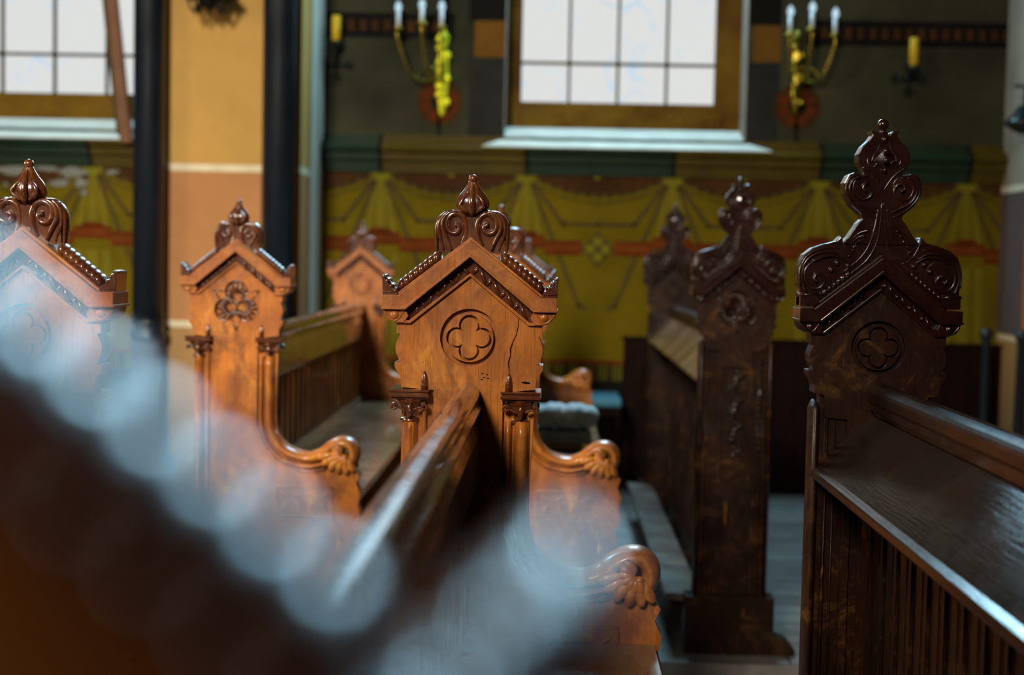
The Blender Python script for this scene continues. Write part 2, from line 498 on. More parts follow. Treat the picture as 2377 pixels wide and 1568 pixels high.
def end_panel(kind, outer, mats, parent, y, lod=0):
    """kind 'pew' (pale, with arm) or 'desk' (dark, tall crest). outer=+1: aisle face looks to -Y, -1: to +Y"""
    s = 0 if kind == 'pew' else 20
    b = MB()
    e = side_edge(s)
    up = [(0, 600 + s), (150, 726 + s)]
    left = [(-a, b_) for a, b_ in up[1:] + e]
    upf = [(0, 637 + s), (139, 748 + s)]
    leftf = [(-a, b_) for a, b_ in upf[1:] + e]
    if kind == 'pew':
        outl = up + e + smoothpath(ARM[1:], 3) + FRONT + [(452, BOT)] + [(-155, BOT)] + list(reversed(left))
    else:
        outl = up + e + [(140, 925), (140, 2050), (187, 2050), (187, 2240), (230, 2255), (262, 2270), (285, 2300), (285, BOT), (-187, BOT), (-187, 2050), (-140, 2050), (-140, 925)] + list(reversed(left))
    b.plate(P(outl), [], -.0145, .0145)
    # face plates, 7 mm, pierced for the rosettes
    fout = MB()
    if kind == 'pew':
        plate = upf + e + [(100, 905), (80, 905), (80, 1230), (110, 1300), (170, 1370), (240, 1398), (330, 1392), (412, 1355)] + FRONT[2:16] + [(440, 1780), (-80, 1780), (-80, 905), (-100, 905)] + list(reversed(leftf))
    else:
        plate = upf + e + [(128, 925), (128, 980), (70, 985), (70, 1060), (-70, 1060), (-70, 985), (-128, 980), (-128, 925)] + list(reversed(leftf))
    for sgn in (-1, 1):
        is_out = (sgn == -outer)
        y0, y1 = sorted((sgn * .014, sgn * .0262))
        c = (0, 783 + s)
        if is_out:
            hole = P(foil(c[0], c[1] + 3, 44, 42, 3, 72, ph=-PI / 2))
            fout.plate(P(plate), [hole], y0, y1)
        else:
            fout.plate(P(plate), [P(circ(*c, 67, 56))], y0, y1)
            rosette_quatre(fout, s, y0, y1)
    bv = .0016
    body = b.build('end_panel', mats[0], parent, bv)
    body.location.y = y
    fo = fout.build('carved_face', mats[0], body, .0012)
    # tracery fans on the aisle face
    t = MB()
    yy = -outer * .018
    cc = (0, 786 + s)
    for k in range(3):
        a = -PI / 2 + k * 2 * PI / 3
        lc = (cc[0] + 44 * math.cos(a), cc[1] + 44 * math.sin(a))
        ring = [(U(lc[0] + 40 * math.cos(q * PI / 12)), yy - outer * .003, Z(lc[1] + 40 * math.sin(q * PI / 12))) for q in range(25)]
        t.tube(ring, .0026, n=6, cap=False)
        root = (lc[0] - 26 * math.cos(a), lc[1] - 26 * math.sin(a))
        for j in range(9):
            w = a + (j - 4) * .36
            m = (root[0] + 40 * math.cos(w) * (1 if abs(j - 4) < 3 else .82), root[1] + 40 * math.sin(w) * (1 if abs(j - 4) < 3 else .82))
            ang = math.atan2(-(m[1] - root[1]), m[0] - root[0])
            t.ell((U(m[0]), yy, Z(m[1])), (.017, .0055, .0040), rot=-ang, nu=10, nv=8)
        tip = (cc[0] + 60 * math.cos(a + PI), cc[1] + 60 * math.sin(a + PI)); t2 = (cc[0] + 98 * math.cos(a + PI), cc[1] + 98 * math.sin(a + PI))
        pe = (math.cos(a + PI / 2) * 16, math.sin(a + PI / 2) * 16)
        for q in (1, -1):
            t.tube([(U(tip[0] + q * pe[0]), -outer * .026, Z(tip[1] + q * pe[1])), (U(t2[0]), -outer * .026, Z(t2[1]))], .0022, n=6)
    t.build('tracery', mats[1], body)
    gable(s, mats, body)
    if kind == 'pew':
        finial_small(mats, body)
        # two capitals with abacus, echinus and corner curls, and their columns
        for cxp in (-135, 122):
            c = MB()
            for (w, z0, z1, d) in ((46, 904, 909, .046), (44, 909, 915, .043), (46.5, 915, 921, .047), (40, 921, 926, .041)):
                c.box(U(cxp - w), U(cxp + w), -d, d, Z(z1), Z(z0))
            c.lathe([(21 * K, Z(972)), (20 * K, Z(962)), (24 * K, Z(950)), (34 * K, Z(940)), (39 * K, Z(930)), (39 * K, Z(925))], (U(cxp), 0, 0), sy=1.35, n=32, ribs=8, amp=.06)
            for q in (1, -1):
                for yq in (-.036, .036):
                    sp = [(U(cxp + q * (10 + 4 * i)), yq, Z(951 - 1.5 * i)) for i in range(5)]
                    sp += [(U(cxp + q * (33 + (9 - i * .9) * math.cos(i * .8 - 1.2))), yq, Z(941 + (9 - i * .9) * math.sin(-i * .8 + 1.6))) for i in range(9)]
                    c.tube(sp, .0026, ry=.006, n=6)
                    c.ell((U(cxp + q * 33), yq, Z(940)), (.003, .008, .003))
            for yq in (-.034, .034):
                c.ell((U(cxp), yq, Z(950)), (.006, .006, .012)); c.ell((U(cxp), yq, Z(962)), (.004, .004, .006))
            c.lathe([(22 * K, Z(984)), (25 * K, Z(981)), (26 * K, Z(977)), (25 * K, Z(973)), (21 * K, Z(970))], (U(cxp), 0, 0), sy=1.55, n=24)
            c.build('capital', mats[1], body, .0010)
        sh = MB()
        sh.tube(T3([(-134, 980), (-134, 1700), (-134, 2180)]), 19 * K, ry=.040, n=20)
        sh.tube(T3([(-101, 930), (-101, 2180)]), 6 * K, ry=.031, n=10)
        sh.box(U(-165), U(-90), -.044, .044, 0.0, Z(2180))
        sh.lathe([(28 * K, Z(2180)), (28 * K, Z(2165)), (22 * K, Z(2155)), (20 * K, Z(2150))], (U(-134), 0, 0), sy=1.5, n=20)
        sh.build('column', mats[0], body)
        ar = MB()
        path = [(146, 975)] + ARM[1:]
        def offs(d):
            sp = smoothpath(path, 4); o = []
            for i, p in enumerate(sp):
                a, b_ = sp[max(i - 1, 0)], sp[min(i + 1, len(sp) - 1)]
                tx, ty = b_[0] - a[0], b_[1] - a[1]; L = math.hypot(tx, ty) or 1
                o.append((p[0] - ty / L * d, p[1] + tx / L * d))
            return o
        ar.tube(T3(offs(21)), 20 * K, ry=.040, n=18)
        ar.tube(T3(offs(52)), 9 * K, ry=.034, n=12)
        ar.tube(T3(offs(70)), 4 * K, ry=.029, n=8)
        sc = smoothpath(T3([(285, 1338), (318, 1326), (346, 1304), (376, 1288), (404, 1286), (426, 1300), (434, 1324), (428, 1348), (410, 1362), (394, 1354), (392, 1338), (402, 1330)]), 4)
        n = len(sc)
        ar.tube(sc, [K * (20 + 4 * math.sin(PI * min(1, i / (n * .75))) - (8 * max(0, i / n - .6) / .4)) for i in range(n)], ry=[.040 + .006 * i / n for i in range(n)], n=20)
        arm = ar.build('armrest', mats[0], body)
        for yq in (-.040, .040):
            sh2 = MB()
            for j in range(6):
                a = math.radians(192 + j * 22)           # outer petals, pointing down-left
                cxq, cyq = 398 + 56 * math.cos(a) * (1.15 - .06 * j), 1322 - 44 * math.sin(a) * 1.0
                sh2.ell((U(cxq), yq, Z(cyq)), (.0255, .009, .0115), rot=-a, nu=12, nv=8)
            for j in range(7):
                a = math.radians(135 + j * 24)
                cxq, cyq = 402 + 27 * math.cos(a), 1320 - 27 * math.sin(a)
                sh2.ell((U(cxq), yq * 1.1, Z(cyq)), (.016, .008, .0095), rot=-a, nu=12, nv=8)
            sh2.ell((U(404), yq * 1.1, Z(1334)), (.009, .007, .009))
            sh2.build('shell_carving', mats[0], arm)
        for q in (-101, 94):
            for yq in (-.027, .027):
                sp = MB()
                sp.lathe([(9 * K, Z(904)), (8.5 * K, Z(885)), (5.5 * K, Z(872)), (.8 * K, Z(861))], (U(q), yq, 0), sy=.7, n=8)
                sp.build('gothic_point', mats[1], body)
        cv = MB()     # incised band low on the arm panel
        for yq in (-.0285, .0285):
            cv.tube([(U(150), yq, Z(1450)), (U(360), yq, Z(1450)), (U(360), yq, Z(1560)), (U(150), yq, Z(1560)), (U(150), yq, Z(1450))], .003, n=5)
            for j in range(4):
                cv.ell((U(185 + j * 48), yq, Z(1480)), (.014, .004, .005), rot=.5 - (j % 2))
                cv.ell((U(185 + j * 48), yq, Z(1520)), (.005, .004, .016), rot=.4 * (-1) ** j)
        cv.build('panel_carving', mats[0], body)
    else:
        finial_large(mats, body)
        for q in (-1, 1):
            sh = MB()
            sh.tube(T3([(q * 150, 940), (q * 150, 960), (q * 150, 2050)]), [4 * K, 14 * K, 14 * K], ry=[.02, .032, .032], n=16)
            sh.tube(T3([(q * 120, 935), (q * 120, 2050)]), 6 * K, ry=.026, n=10)
            sh.tube(T3([(q * 100, 945), (q * 100, 2050)]), 3 * K, ry=.024, n=8)
            sh.plate(P([(q * 56, 1060), (q * 76, 1060), (q * 76, 2050), (q * 56, 2050)]), [], -.025, .025)
            sh.build('column', mats[0], body)
        pl = MB()
        pl.plate(P([(-195, 2060), (195, 2060), (195, 2230), (235, 2245), (268, 2262), (290, 2290), (290, BOT), (-195, BOT)]), [], -.045, .045)
        pl.build('plinth', mats[0], body, .003)
        lf = MB()
        yq = -outer * .022
        for i in range(7):
            zc = 1090 + i * 55
            sgx = (-1) ** i
            lf.tube(smoothpath([(U(-8 * sgx), yq, Z(zc + 25)), (U(14 * sgx), yq, Z(zc)), (U(-6 * sgx), yq, Z(zc - 25))], 4), .0035, n=6)
            for j in range(4):
                a = j * 1.4 + i
                lf.ell((U(15 * sgx + 14 * math.cos(a)), yq, Z(zc + 14 * math.sin(a))), (.010, .007, .005), rot=a)
            lf.ell((U(15 * sgx), yq * 1.25, Z(zc)), (.006,) * 3)
        lf.build('leaf_relief', mats[1], body)
        lf = MB()
        for i in range(14):
            lf.ell((U(107), -outer * .026, Z(1032 + i * 29)), (.0062,) * 3, nu=10, nv=6)
        lf.tube([(U(107), -outer * .0215, Z(1018)), (U(107), -outer * .0215, Z(1424))], .0045, n=8)
        lf.build('bead_strip', mats[1], body)
    return body


def pew(x, y0, y1, kind, label, dark):
    root = empty('church_pew' if kind == 'pew' else 'prayer_desk', (x, 0, 0))
    tag(root, label, 'pew' if kind == 'pew' else 'prayer desk', None)
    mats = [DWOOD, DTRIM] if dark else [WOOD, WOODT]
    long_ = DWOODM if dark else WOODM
    end_panel(kind, 1, mats, root, y0)
    end_panel(kind, -1, mats, root, y1)
    a, b = y0 + .02, y1 - .02
    r = MB()
    prof = [(.022 * math.cos(t), 1.108 + .020 * math.sin(t)) for t in [i * PI / 10 for i in range(11)]]
    prof += [(-.020, 1.092), (-.013, 1.084), (-.013, 1.072), (.013, 1.072), (.013, 1.080), (.024, 1.078), (.026, 1.086), (.020, 1.092)]
    r.plate(prof, [], a, b)
    rail = r.build('top_rail', long_, root)
    k = MB()
    k.plate([(-.005, .955), (.020, .955), (.026, .965), (.024, 1.04), (.013, 1.075), (-.005, 1.075)], [], a, b)
    k.build('back_board', long_, root, .002)
    l = MB()
    l.plate([(-.008, 1.062), (-.008, 1.040), (-.100, .940), (-.120, .932), (-.126, .938), (-.124, .950), (-.112, .958)], [], a, b)
    l.build('book_ledge', (LEDGE if y0 < 3 else SEAT) if dark else WOODM, root, .002, 'sloping book ledge with a rounded lip')  # far desk's ledge takes paler wood in place of window light on it
    p = MB()
    p.box(-.020, .004, a, b, .08, 1.05)
    n = int((b - a) / .10)
    for i in range(n + 1):     # vertical fielded boards: thin fillets in relief
        yy = a + i * (b - a) / n
        p.box(-.026, .010, max(a, yy - .008), min(b, yy + .008), .12, .975)
        for q in (.022, .034):
            if yy + q < b: p.box(-.023, .007, yy + q, yy + q + .004, .12, .975)
    p.box(-.032, .014, a, b, .08, .16)
    p.build('back_panel', mats[0], root)
    if kind == 'pew':
        s = MB()
        s.plate([(-.005, .640), (.335, .628), (.352, .634), (.356, .645), (.350, .655), (.335, .655), (.02, .662), (-.005, .662)], [], a, b)
        s.build('seat', SEAT, root, .002)
        s = MB()
        s.box(.010, .024, a, b, .66, .69)
        s.build('seat_fillet', SEAT, root)
    if kind == 'desk':
        q = MB()
        q.plate([(-.215, .195), (-.085, .185), (-.085, .158), (-.215, .168)], [], a + .02, b)
        kb = q.build('kneeler', KNEEL, root, .004, 'worn pale kneeling board')
        q = MB()
        m = max(2, int((b - a) / .8))
        for i in range(m + 1):
            yy = a + .08 + (b - a - .16) * i / m
            q.plate([(-.20, .17), (-.02, .17), (-.02, 0.0), (-.06, 0.0), (-.10, .09), (-.19, .14)], [], yy - .015, yy + .015)
        q.build('kneeler_bracket', DWOOD, kb)
    return root


pew(-.885, .31, 2.40, 'pew', 'brown oak pew at the left edge, its knob-topped gable cut off by the frame', False)
central = pew(-.1538, .188, 2.60, 'pew', 'orange-brown oak pew in sharp focus, quatrefoil end and shining top rail', False)
central.rotation_euler.z = -.0046      # stands very slightly askew
pew(-.890, 4.06, 6.75, 'pew', 'yellowish oak pew in front of the plaster pier, trefoil fan carving on its gabled end', False)
pew(-.140, 4.10, 6.75, 'pew', 'oak pew mostly hidden behind the central one, white cushion lying on its seat', False)
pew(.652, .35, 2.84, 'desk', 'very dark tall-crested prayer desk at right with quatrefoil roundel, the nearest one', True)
pew(.648, 4.90, 7.40, 'desk', 'dark tall-crested prayer desk beyond the aisle with carved leaf strip and ledge coloured as lit', True)

# the long crack and the worm-eaten nicks in the face of the central pew
face = [o for o in central.children if o.name.startswith('end_panel') and o.location.y > 1][0]
CRK = plain('dark_crack', (.012, .005, .003), .9, .1, 9)
m = MB()
m.tube(T3([((a - 630) / 2.53, 380 + b / 2.53) for a, b in [(918, 900), (914, 950), (905, 995), (888, 1030), (872, 1080), (874, 1115), (862, 1160), (868, 1222)]], -.0262), [.0006, .0009, .0008, .0010, .0016, .0010, .0013, .0006], ry=.0006, n=6)
m.build('crack', CRK, face)
for a, b in ((712, 1226), (738, 1232), (722, 1250), (745, 1254), (708, 1262)):
    m = MB(); m.ell((U((a - 630) / 2.53), -.0262, Z(380 + b / 2.53)), (.0022, .0006, .0012), nu=8, nv=6); m.build('nick', CRK, face)
m = MB(); m.ell((U((966 - 630) / 2.53), -.0262, Z(380 + 1275 / 2.53)), (.0085, .0006, .0022), rot=.1, nu=10, nv=6); m.build('nick', CRK, face)

# ------------------------------------------------------------------ setting: floor
WY = 8.40


def floor_mat():
    m, t, b = nt('floor_planks')
    tc = t.nodes.new('ShaderNodeTexCoord')
    br = t.nodes.new('ShaderNodeTexBrick')
    br.inputs['Scale'].default_value = 1.0
    br.inputs['Brick Width'].default_value = 1.7; br.inputs['Row Height'].default_value = .14
    br.inputs['Mortar Size'].default_value = .004
    br.inputs['Color1'].default_value = (.34, .32, .30, 1); br.inputs['Color2'].default_value = (.20, .185, .17, 1)
    br.inputs['Mortar'].default_value = (.01, .01, .01, 1)
    t.links.new(tc.outputs['Object'], br.inputs[0])
    n = noise(t, 6, 5, .6, (1.2, 14, 1))
    r = ramp(t, [(.3, (.5, .5, .5)), (.7, (1.3, 1.25, 1.2))])
    t.links.new(n.outputs[0], r.inputs[0])
    t.links.new(mix(t, br.outputs[0], r.outputs[0], 1.0, 'MULTIPLY'), b.inputs['Base Color'])
    rr = ramp(t, [(.3, (.26,) * 3), (.7, (.42,) * 3)]); t.links.new(n.outputs[0], rr.inputs[0]); t.links.new(rr.outputs[0], b.inputs['Roughness'])
    b.inputs['Coat Weight'].default_value = .3; b.inputs['Coat Roughness'].default_value = .25
    return m


FLOORM = floor_mat()
f = MB(); f.box(-7, 6, -7, 9, -.40, -.12)
struct(f.build('floor', FLOORM))
f = MB(); f.box(-1.3, .25, 3.95, WY, -.12, 0); f.box(.25, 2.6, 4.75, WY, -.12, 0); f.box(-1.3, 1.6, -1, 2.95, -.12, 0)
struct(f.build('floor_platform', FLOORM))

# ------------------------------------------------------------------ setting: painted back wall
PL = plain('grey_green_plaster', (.038, .037, .021), .85, .45, 1.6)
C = {
    'gold': plain('paint_gold', (.115, .084, .002), .9, .22, 3),
    'fold': plain('paint_fold_pale', (.145, .120, .008), .85, .2, 3),
    'line': plain('paint_fold_line', (.060, .042, .012), .85, .2, 6),
    'red': plain('paint_red_band', (.105, .020, .003), .85, .25, 8),
    'redlite': plain('paint_red_bead', (.16, .05, .004), .85, .25, 8),
    'brown': plain('paint_brown', (.050, .020, .005), .85, .3, 4),
    'black': plain('paint_black', (.005, .005, .004), .85, .2, 4),
    'ochre': plain('paint_ochre_block', (.13, .06, .008), .85, .25, 5),
    'grey': plain('paint_slate_block', (.020, .020, .018), .85, .25, 5),
    'cream': plain('paint_cream', (.17, .18, .16), .85, .2, 5),
    'quat': plain('paint_olive', (.15, .135, .008), .85, .2, 5),
}
CK = list(C)
WM = [PL] + [C[k] for k in CK]
def ci(k): return 1 + CK.index(k)


wl = MB()
OP = [(-3.62, -2.20, 2.03, 5.2), (-.285, 1.13, 2.03, 5.2)]       # window openings
xs = [-7, OP[0][0], OP[0][1], OP[1][0], OP[1][1], 6]
for i in range(5):
    if i in (1, 3):
        wl.box(xs[i], xs[i + 1], WY, WY + .45, -.4, 2.03); wl.box(xs[i], xs[i + 1], WY, WY + .45, 5.2, 7)
    else:
        wl.box(xs[i], xs[i + 1], WY, WY + .45, -.4, 7)


def quad(p, k, lay=1):
    y = WY - .0012 * lay
    n = len(p)
    vs = [(a, y, b) for a, b in p]
    area = sum(p[i][0] * p[(i + 1) % n][1] - p[(i + 1) % n][0] * p[i][1] for i in range(n))
    idx = tuple(range(n)) if area > 0 else tuple(reversed(range(n)))
    wl.add(vs, [idx], False, ci(k))


def strip(pts, w, k, lay):
    for (a, b), (c, d) in zip(pts[:-1], pts[1:]):
        L = math.hypot(c - a, d - b) or 1
        nx, nz = -(d - b) / L * w / 2, (c - a) / L * w / 2
        ex, ez = (c - a) / L * w * .3, (d - b) / L * w * .3
        quad([(a - ex + nx, b - ez + nz), (a - ex - nx, b - ez - nz), (c + ex - nx, d + ez - nz), (c + ex + nx, d + ez + nz)], k, lay)


TZ = wall_pt(885, 403, WY)[1]       # height of the curtain ties
PX = .002545
PERIOD = .857
X0T = wall_pt(885, 403, WY)[0]
quad([(-7, TZ - 1.10), (6, TZ - 1.10), (6, TZ + .03), (-7, TZ + .03)], 'gold', 1)
quad([(-7, TZ - 1.10), (6, TZ - 1.10), (6, TZ - 1.075), (-7, TZ - 1.075)], 'red', 3)
quad([(-7, -.2), (6, -.2), (6, TZ - 1.10), (-7, TZ - 1.10)], 'black', 1)
for n in range(-7, 8):
    x = X0T + n * PERIOD
    if x < -6 or x > 5: continue
    def W2(dx, dy): return (x + dx * PX, TZ - dy * PX)
    # pale folds falling from the tie
    for (a0, a1, b0, b1) in ((-8, 8, -13, 13), (-12, -7, -42, -24), (7, 12, 24, 42)):
        quad([W2(a0, 4), W2(a1, 4), W2(b1, 150), W2(b0, 150)], 'fold', 2)
        quad([W2(b0, 190), W2(b1, 190), W2(b1 * 1.15, 400), W2(b0 * 1.15, 400)], 'fold', 2)
    quad([W2(-26, -2), W2(26, -2), W2(14, 16), W2(-14, 16)], 'quat', 5)
    # swag above
    sw = [(12 + 313 * t, -2 + 44 * (1 - (2 * t - 1) ** 2)) for t in [i / 12 for i in range(13)]]
    quad([W2(a, b) for a, b in sw] + [W2(325, -14), W2(12, -14)], 'brown', 3)
    strip([W2(a, b) for a, b in sw], .020, 'line', 4)
    strip([W2(a, b + 16) for a, b in sw], .010, 'line', 4)
    quad([W2(163 + 9 * math.cos(q), -2 + 7 * math.sin(q)) for q in [i * PI / 6 for i in range(12)]], 'quat', 6)
    for sg in (1, -1):
        strip([W2(sg * 14, 12), W2(sg * 86, 108), W2(sg * 168.6, 108)], .024, 'line', 3)
        strip([W2(sg * 12, 18), W2(sg * 126, 296), W2(sg * 142, 304)], .022, 'line', 3)
    # red beaded band with a hump under each tie
    for (c0, c1, t0, t1) in ((-44, 44, 134, 164), (44, 130, 146, 180), (-130, -44, 146, 180)):
        q = [W2(c0, t0), W2(c1, t0), W2(c1, t1), W2(c0, t1)]
        quad(q, 'red', 5)
        for j in range(int((c1 - c0) / 13)):
            quad([W2(c0 + 6 + j * 13, t0 + 11), W2(c0 + 12 + j * 13, t0 + 11), W2(c0 + 12 + j * 13, t1 - 11), W2(c0 + 6 + j * 13, t1 - 11)], 'redlite', 6)
    quad([W2(-20, 125), W2(20, 125), W2(30, 136), W2(-30, 136)], 'red', 5)
    quad([W2(168 + a, 165 + b) for a, b in ((-40, 0), (-13, -24), (0, -44), (13, -24), (40, 0), (13, 24), (0, 44), (-13, 24))], 'line', 6)
    for (a, b) in ((-18, 0), (18, 0), (0, -18), (0, 18)):
        quad([W2(168 + a + 11 * math.cos(q), 165 + b + 11 * math.sin(q)) for q in [i * PI / 6 for i in range(12)]], 'quat', 7)
    for j in range(40):   # fringe
        quad([W2(j * 8.4, 432), W2(j * 8.4 + 3, 432), W2(j * 8.4 + 3, 470), W2(j * 8.4, 470)], 'quat' if j % 4 else 'brown', 2)
# painted band and quoins of the upper wall
bz0, bz1 = wall_pt(900, 88, WY)[1], wall_pt(900, 30, WY)[1]
for (a, b) in ((-1.36, -.58), (1.47, 2.66)):
    quad([(a, bz0), (b, bz0), (b, bz1), (a, bz1)], 'black', 1)
    m = int((b - a) / .07)
    for j in range(m):
        quad([(a + .01 + j * .07, bz0 + .04), (a + .05 + j * .07, bz0 + .04), (a + .05 + j * .07, bz1 - .04), (a + .01 + j * .07, bz1 - .04)], 'brown', 2)
for ax0, ax1 in ((OP[1][0] - .21, OP[1][0]), (OP[1][1], OP[1][1] + .19)):
    zt = wall_pt(1120, 310, WY)[1]; z1 = wall_pt(1120, 133, WY)[1]; z2 = wall_pt(1120, 48, WY)[1]
    quad([(ax0, zt - .1), (ax1, zt - .1), (ax1, z1), (ax0, z1)], 'grey', 1)
    quad([(ax0 + .03, z1), (ax1, z1), (ax1, z2), (ax0 + .03, z2)], 'ochre', 1)
    quad([(ax0, z2), (ax1, z2), (ax1, 5.2), (ax0, 5.2)], 'black', 1)
xa = wall_pt(1038, 60, WY)[0]
quad([(xa - .02, bz0), (xa + .015, bz0), (xa + .015, 5.2), (xa - .02, 5.2)], 'black', 3)
# painted rosettes below the sconces
for (px, py) in ((1020, 237), (1850, 248)):
    rx, rz = wall_pt(px, py, WY)
    cir = [(rx + .135 * math.cos(q), rz + .135 * math.sin(q)) for q in [i * PI / 16 for i in range(32)]]
    quad(cir, 'brown', 2)
    for q in range(8):
        a = q * PI / 4 + .39
        quad([(rx + .085 * math.cos(a) + .03 * math.cos(w), rz + .085 * math.sin(a) + .03 * math.sin(w)) for w in [i * PI / 5 for i in range(10)]], 'red', 3)
    quad([(rx + .045 * math.cos(q), rz + .045 * math.sin(q)) for q in [i * PI / 8 for i in range(16)]], 'black', 4)
    quad([(rx - .012, rz - .22), (rx + .012, rz - .22), (rx + .008, rz - .05), (rx - .008, rz - .05)], 'black', 2)
# flaked plaster at the far left
random.seed(3)
for (px, py, w, h) in ((40, 395, 90, 20), (170, 400, 60, 22), (190, 425, 26, 22), (195, 448, 14, 14), (140, 425, 46, 16), (262, 400, 30, 10), (15, 428, 10, 8), (110, 392, 60, 10)):
    x, z = wall_pt(px, py, WY)
    quad([(x + w * PX * .5 * (1 + .35 * random.uniform(-1, 1)) * math.cos(q), z + h * PX * .5 * (1 + .35 * random.uniform(-1, 1)) * math.sin(q)) for q in [i * PI / 10 for i in range(20)]], 'cream', 8)
struct(wl.build('wall_back', WM))

# cornice: stacked mouldings painted in alternating lengths
cz = wall_pt(1200, 345, WY - .1)[1]
GREEN = plain('cornice_green', (.012, .026, .014), .6, .25, 5)
OLIVE = plain('cornice_ochre', (.060, .042, .003), .6, .25, 5)
CBLK = plain('cornice_dark_gap', (.008, .008, .006), .8, .2, 5)  # dark painted gaps between the cornice lengths
cn = MB()
prof = [(0, cz + .075), (-.02, cz + .075), (-.02, cz + .035), (-.075, cz + .03), (-.075, cz + .008), (-.105, cz + .005), (-.115, cz - .012), (-.105, cz - .03), (-.07, cz - .036), (-.07, cz - .055),
        (-.082, cz - .062), (-.082, cz - .078), (-.045, cz - .09), (-.045, cz - .115), (-.03, cz - .12), (-.03, cz - .145), (0, cz - .15)]
for n in range(-7, 8):
    a = X0T + n * PERIOD; b = a + PERIOD
    if b < -6 or a > 5: continue
    m = 0 if n % 2 else 1
    for (u0, u1, mi, sh) in ((a + .012, b - .012, m, 0), (a - .012, a + .012, 2, .006)):
        vs = [(x, WY + p[0] + sh * (1 if p[0] < 0 else 0), p[1]) for x in (u0, u1) for p in prof]
        N = len(prof)
        fs = [(i, i + 1, N + i + 1, N + i) for i in range(N - 1)] + [tuple(range(N)), tuple(reversed(range(N, 2 * N)))]
        fs = [tuple(reversed(q)) for q in fs]
        cn.add(vs, fs, False, mi)
struct(cn.build('trim_1', [GREEN, OLIVE, CBLK]))

# ------------------------------------------------------------------ windows
PANE = emit('daylit_glass', (.735, .745, .735), 1.0, (.45, .70, .92))
PANEB = emit('washed_out_came_glow', (.35, .62, .80), 1.0)  # glow stands for daylight washing out the ring's lead came
PINE = wood('honey_pine_frame', (.05, .022, .003), (.14, .070, .005), (.20, .10, .012), 'Z', .6, .4, 0, .08, .2)
PINEH = wood('honey_pine_board', (.05, .022, .003), (.14, .075, .005), (.20, .10, .012), 'X', .6, .4, 0, .08, .2)
LEAD = plain('dark_glazing_bar', (.035, .030, .008), .5, .2, 6)
SILLM = plain('whitewashed_sill', (.52, .53, .47), .55, .15, 6)
REV = plain('limewashed_reveal', (.20, .17, .14), .8, .15, 6)


def window(idx, x0, x1, gx0, gx1, nb):
    zb, zt = 2.03, 5.2
    r = empty('window_%d' % idx, ((x0 + x1) / 2, WY + .25, zb)); struct(r)
    r.matrix_world = Matrix.Translation((0, 0, 0))
    yb = WY + .27
    m = MB()
    m.box(x0, gx0, yb, yb + .06, zb, zt); m.box(gx1, x1, yb, yb + .06, zb, zt)
    m.box(x0, gx0 - .055, yb - .02, yb, zb, zt); m.box(gx1 + .055, x1, yb - .02, yb, zb, zt)
    m.build('window_frame', PINE, r, .004)
    m = MB()
    m.box(gx0, gx1, yb - .001, yb + .059, zb, GZ0); m.box(gx0 - .05, gx1 + .05, yb - .018, yb, zb, GZ0 - .05)
    m.box(gx0, gx1, yb, yb + .06, zt - .1, zt)
    m.build('bottom_rail', PINEH, r, .004)
    m = MB(); m.box(gx0 - .01, gx1 + .01, yb + .036, yb + .044, GZ0 - .01, zt - .05)
    m.build('pane', PANE, r)
    m = MB()
    for i in range(0, nb + 1):
        xx = gx0 + (gx1 - gx0) * i / nb
        w = .0085 if 0 < i < nb else .006
        m.box(xx - w, xx + w, yb + .012, yb + .034, GZ0, zt)
    for zz in (GZ1, GZ1 + .78, GZ1 + 1.56):
        m.box(gx0, gx1, yb + .010, yb + .034, zz - .0085, zz + .0085)
        for i in range(1, nb):
            xx = gx0 + (gx1 - gx0) * i / nb
            m.plate([(xx - .024, zz), (xx, zz + .024), (xx + .024, zz), (xx, zz - .024)], [], yb + .009, yb + .034)
    m.box(gx0, gx1, yb + .012, yb + .034, GZ0 - .004, GZ0 + .006)
    m.build('glazing_bar', LEAD, r)
    m = MB()
    xm = (gx0 + gx1) / 2; zc = GZ1 + .52
    ring = [(xm + .175 * math.cos(q * PI / 24), yb + .034, zc + .175 * math.sin(q * PI / 24)) for q in range(49)]
    m.tube(ring, .004, n=5, cap=False)
    m.build('glowing_came_ring', PANEB, r)
    m = MB()
    m.box(x0 - .0, x0 + .004, WY + .002, yb + .0, 1.99, zt); m.box(x1 - .004, x1, WY + .002, yb, 1.99, zt)
    m.build('reveal', REV, r)
    m = MB()   # sloping sill that splays out over the cornice
    v = [(x0, yb, 2.145), (x1, yb, 2.145), (x1, WY, 2.050), (x0, WY, 2.050), (x1 + .14, WY - .12, cz + .012), (x0 - .12, WY - .12, cz + .012),
         (x0 - .12, WY - .12, cz + .006), (x1 + .14, WY - .12, cz + .006), (x0 - .02, WY, cz + .006), (x1 + .02, WY, cz + .006)]
    m.add(v, [(0, 3, 2, 1), (3, 5, 4, 2), (5, 6, 7, 4), (3, 8, 6, 5), (2, 4, 7, 9), (6, 8, 9, 7)], False)
    m.build('window_sill', SILLM, r)
    return r


GZ0 = wall_pt(1430, 243, WY + .3)[1]
GZ1 = wall_pt(1430, 150, WY + .3)[1]
ga, gb = wall_pt(1209, 150, WY + .3)[0], wall_pt(1661, 150, WY + .3)[0]
window(1, OP[1][0], OP[1][1], ga, gb, 4)
la, lb = wall_pt(-113, 150, WY + .3)[0], wall_pt(371, 150, WY + .3)[0]
window(2, OP[0][0], OP[0][1], la, lb, 4)

